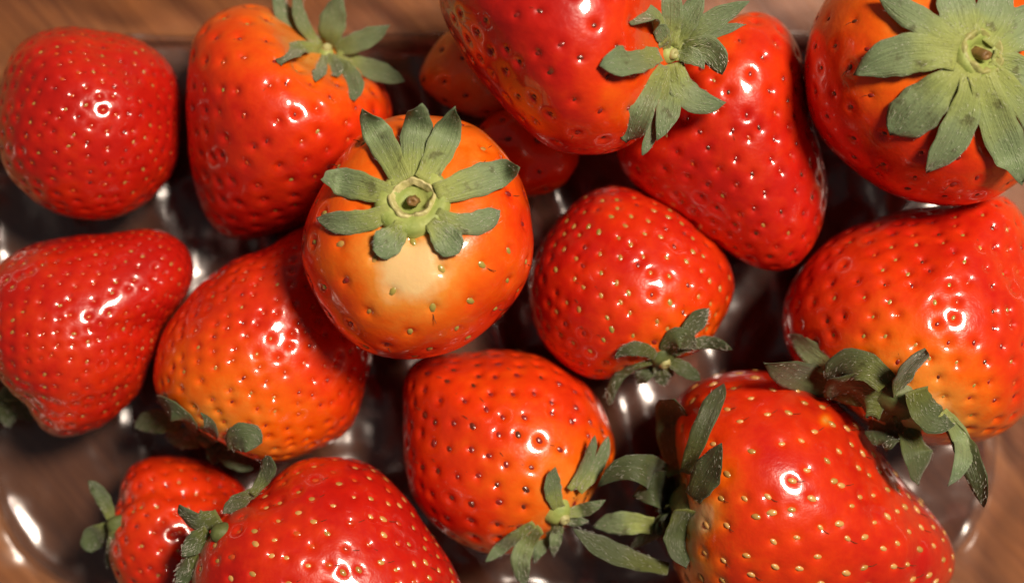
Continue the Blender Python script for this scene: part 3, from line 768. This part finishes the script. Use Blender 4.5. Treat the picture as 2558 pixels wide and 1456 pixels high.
   ((1482,1314),(1552,1305),60,(-3,-6),0,'p',(1632,1312)),((1431,1319),(1532,1376),52,(1,1),-48,'s',(1670,1420)),((1714,1420),(1694,1352),92,(4,3),40,'p',(1718,1272)),((1640,1330),(1665,1290),100,(1,0),30,'p'),((1580,1240),(1640,1225),100,(0,-3),-30,'p'),((1572,1368),(1600,1350),44,(-4,-6),0,'p')]),
]

built = [make_flesh(sp) for sp in BERRIES]
CAMP = Vector((0, 0, CAM_Z))
for b in built:
    step = 3
    g = b.X[::step, ::step]
    V = [Vector(p) for p in g.reshape(-1, 3)]
    b.bvh = BVHTree.FromPolygons(V, [tuple(f) for f in grid_faces(g.shape[1], g.shape[0])])

def surf(b, px, py):
    """height of a strawberry's upper surface on the line of sight of a plan point"""
    d = (at(px, py, 0.0) - CAMP).normalized()
    h = b.bvh.ray_cast(CAMP, d)
    return h[0].z if h[0] is not None else None

def build_berry(b):
    sp = b.sp
    lo = b.X.reshape(-1, 3)
    loc = Vector((float(lo[:, 0].mean()), float(lo[:, 1].mean()), float(lo[:, 2].min())))
    t = thing('strawberry', sp['label'], 'strawberry', loc, GROUP)
    me = mesh_from('flesh', lo - np.array(loc), b.F, SKIN)
    attr(me, 'pale', b.pale)
    fl = link('flesh', me, t)
    # seeds that the upper side shows, set into their pits
    kinds = sp['pits'].split(); rs = random.Random(sp['seed'] * 31)
    scale = 0.00058 * (sp['spacing'] / 62) ** 0.45 * sp.get('seedscale', 1.0)
    cnt = 0
    for i in range(len(b.sp_pos)):
        nrm = b.sp_n[i]
        if nrm[2] < -0.12 or cnt >= 295: continue
        pp = to_px(b.sp_pos[i][None])[0]
        if not (-120 < pp[0] < 2680 and -120 < pp[1] < 1580): continue
        k = rs.choice(kinds)
        o = bpy.data.objects.new('seed', SEEDS[(k, rs.random() < 0.3)])
        n = Vector(nrm); y = Vector(-b.axis); y = (y - n * y.dot(n))
        if y.length < 1e-4: y = n.orthogonal()
        y.normalize(); y = (y + n.cross(y) * rs.uniform(-.6, .6)).normalized(); y = -y
        x = y.cross(n).normalized()
        s = 1.0 * scale * rs.uniform(0.75, 1.2) * (0.75 + 0.25 * b.tipf[i])
        M = Matrix((x, y, n)).transposed().to_4x4()
        pos = Vector(b.sp_pos[i]) + n * (s * (sp.get('proud', 0.0) + 0.02))
        o.matrix_local = Matrix.Translation(pos - loc) @ M @ Matrix.Diagonal((s, s, s, 1))
        C.objects.link(o); o.parent = fl
        cnt += 1
    if not sp['leaves']: return
    # calyx
    ppx = sp['pole']; zp = surf(b, *ppx)
    if zp is None: zp = b.pole[2]
    zp = float(zp)
    facing = sp['el'] > 50
    ax = Vector(b.axis)
    pole = at(ppx[0], ppx[1], zp)
    dr = sp['disc'] * b.k
    if facing:
        prof = [(dr * 1.02, -0.0012), (dr * 1.0, 0.0004), (dr * 0.86, 0.0010), (dr * 0.7, 0.0010), (dr * 0.5, 0.0008), (dr * 0.38, 0.0001)]
        prof = [(r_, h_ + .0007) for r_, h_ in prof] + [(dr * 0.3, .00035), (dr * 0.02, .0003)]
        cal = sweep('calyx', prof, pole, ax, CORE, t, 36, wob=.03, seed=sp['seed'])
        q = .00015
        ro, ri = (dr * 0.62, dr * 0.42) if sp['socket'] == 'g' else (dr * 0.92, dr * 0.60)
        h0 = .0004
        ring = sweep_child('stem_socket', [(ro, h0 - .0006), (ro * .97, h0 + .0007), (ro * .85, h0 + .0010), ((ro + ri) / 2, h0 + .0009), (ri * 1.06, h0 + .0005), (ri * .98, h0 + .0001)],
                     pole + ax * .0007, ax, SOCKET if sp['socket'] == 'g' else SOCKETB, cal, loc, 48, .05, sp['seed'] + 3, .00022)
        lean = (ax + Vector((0.05, -0.45, 0))).normalized()
        sweep_child('stem_stub', [(ri * .44, h0 - .0018), (ri * .40, h0 - .0004), (ri * .34, h0 + .0009), (ri * .30, h0 + .0015), (ri * .1, h0 + .0013), (.00003, h0 + .0011)], pole + ax * .0007, lean, STUB, cal, loc, 14, .12, sp['seed'] + 9)
    else:
        prof = [(dr * 1.05, -0.0016), (dr, -0.0002), (dr * .75, .0009), (dr * .4, .0013), (dr * .02, .0014)]
        cal = sweep('calyx', prof, Vector(pole) - ax * 0.0003, (ax + Vector((0, 0, .5))).normalized(), CORE if sp['stub'] and sp.get('shade_wilt', 0) < .5 else CORE_DARK, t, 24, wob=.06, seed=sp['seed'])
        if sp['stub']:
            sweep_child('stem_stub', [(dr * .50, .0003), (dr * .44, .0012), (dr * .34, .0016), (dr * .20, .0016), (.00002, .0013)], pole, (ax + Vector((0, -.1, .6))).normalized(), STUBG, cal, loc, 12, .1, sp['seed'] + 9)
    fuzz = []
    for li, lf in enumerate(sp['leaves']):
        tip, mid, wd, (hm, ht), roll, kind = lf[:6]
        tip, mid = np.array(tip, float), np.array(mid, float)
        ctr = np.array(ppx, float)
        if len(lf) > 6: root = np.array(lf[6], float)
        else:
            d = mid - ctr; ln = np.linalg.norm(d)
            root = ctr + d * (min(0.55, sp['disc'] * 0.70 / max(ln, 1)) if facing else 0.2)
        # plan curve root - mid - tip
        q = np.linspace(0, 1, 9)
        tm = np.linalg.norm(mid - root) / (np.linalg.norm(mid - root) + np.linalg.norm(tip - mid))
        c1 = (mid - (1 - tm) ** 2 * root - tm ** 2 * tip) / (2 * tm * (1 - tm))
        pl = ((1 - q) ** 2)[:, None] * root + (2 * q * (1 - q))[:, None] * c1 + (q ** 2)[:, None] * tip
        hh = np.interp(q, [0, tm, 1], [(1.9 if facing else 0.7) if len(lf) <= 6 else hm * .7, hm, ht]) / 1000
        zs = []
        for (x, y), h in zip(pl, hh):
            s = surf(b, x, y)
            zs.append((s if s is not None else zp - 0.001) + h)
        zs = np.array(zs)
        for _ in range(2): zs[1:-1] = zs[1:-1] * .5 + (zs[:-2] + zs[2:]) * .25
        for i, (x, y) in enumerate(pl):
            s = surf(b, x, y)
            if s is not None and facing: zs[i] = max(zs[i], s + 0.0004)
            for ob in built:
                if ob is b or ob.sp['id'] in sp.get('under', ''): continue
                s = surf(ob, x, y)
                if s is not None and 0 < s + 0.0007 - zs[i] < 0.012: zs[i] = s + 0.0007
            zs[i] = max(zs[i], 0.004)
        pts = [at(x, y, z) for (x, y), z in zip(pl, zs)]
        W = wd * MMPX * (CAM_Z - float(zs.mean())) / (CAM_Z - REF_Z)
        cup = rnd.uniform(0.05, 0.22) * (1 if rnd.random() < .7 else -1)
        wl = 0.05 if li in sp.get('lit_sepals', ()) else sp.get('shade_wilt', 0.1)  # sepals in lamplight stay pale, the others carry painted shade
        me = leaf_mesh(pts, W, roll, kind, cup, t, sp['seed'] * 100 + li, wl)
        link('sepal', me, cal)
        fuzz += leaf_hairs(me, W, sp['seed'] * 70 + li)
    if fuzz:
        V = np.array([tuple(p) for q in fuzz for p in q])
        h = link('leaf_hairs', mesh_from('leaf_hairs', V, np.arange(len(V)).reshape(-1, 4), HAIR, smooth=False), cal)
        h['kind'] = 'stuff'


def leaf_hairs(me, W, seed):
    # fine pale hairs lying towards the tip on the upper face of a sepal
    rs = random.Random(seed); n, m = 18, 9
    co = [v.co.copy() for v in me.vertices[:n * m]]
    out = []
    for _ in range(85):
        i, j = rs.uniform(0.5, n - 2.2), rs.uniform(0, m - 1.01)
        a = int(i) * m + int(j); fi, fj = i - int(i), j - int(j)
        p = co[a].lerp(co[a + m], fi).lerp(co[a + 1].lerp(co[a + m + 1], fi), fj)
        t = (co[a + m] - co[a]); sd = (co[a + 1] - co[a]); nn = t.cross(sd)
        if nn.length < 1e-12 or t.length < 1e-9: continue
        nn.normalize(); t.normalize(); sd.normalize()
        if nn.z < 0: nn = -nn
        d = (t + sd * rs.uniform(-.7, .7) + nn * rs.uniform(.08, .5)).normalized()
        ln = rs.uniform(.0003, .0009); wv = d.cross(nn).normalized() * rs.uniform(.000008, .000016)
        q = p + nn * .00022
        out.append((q - wv, q + wv, q + d * ln * .6 + wv * .8, q + d * ln + nn * -.00008))
    return out

def sweep_child(name, prof, pole, ax, mat, par, loc, nu, wob, seed, torn=0.0):
    a = Vector(ax).normalized(); e1 = a.orthogonal().normalized(); e2 = a.cross(e1)
    rs = random.Random(seed); ph = [rs.uniform(0, 6.28) for _ in range(3)]
    V = []
    for j, (r, h) in enumerate(prof):
        for i in range(nu):
            q = i / nu * 2 * math.pi
            rr = r * (1 + wob * (math.sin(2 * q + ph[0]) + 0.7 * math.sin(5 * q + ph[1]) + 0.5 * math.sin(6 * q + ph[2])))
            hj = h + torn * (math.sin(3 * q + ph[2]) + .8 * math.sin(7 * q + ph[0]) + .7 * math.sin(13 * q + ph[1] + j * .4))
            V.append(tuple(Vector(pole) + a * hj + (e1 * math.cos(q) + e2 * math.sin(q)) * rr - loc))
    return link(name, mesh_from(name, V, grid_faces(nu, len(prof)), mat), par)

for b in built: build_berry(b)
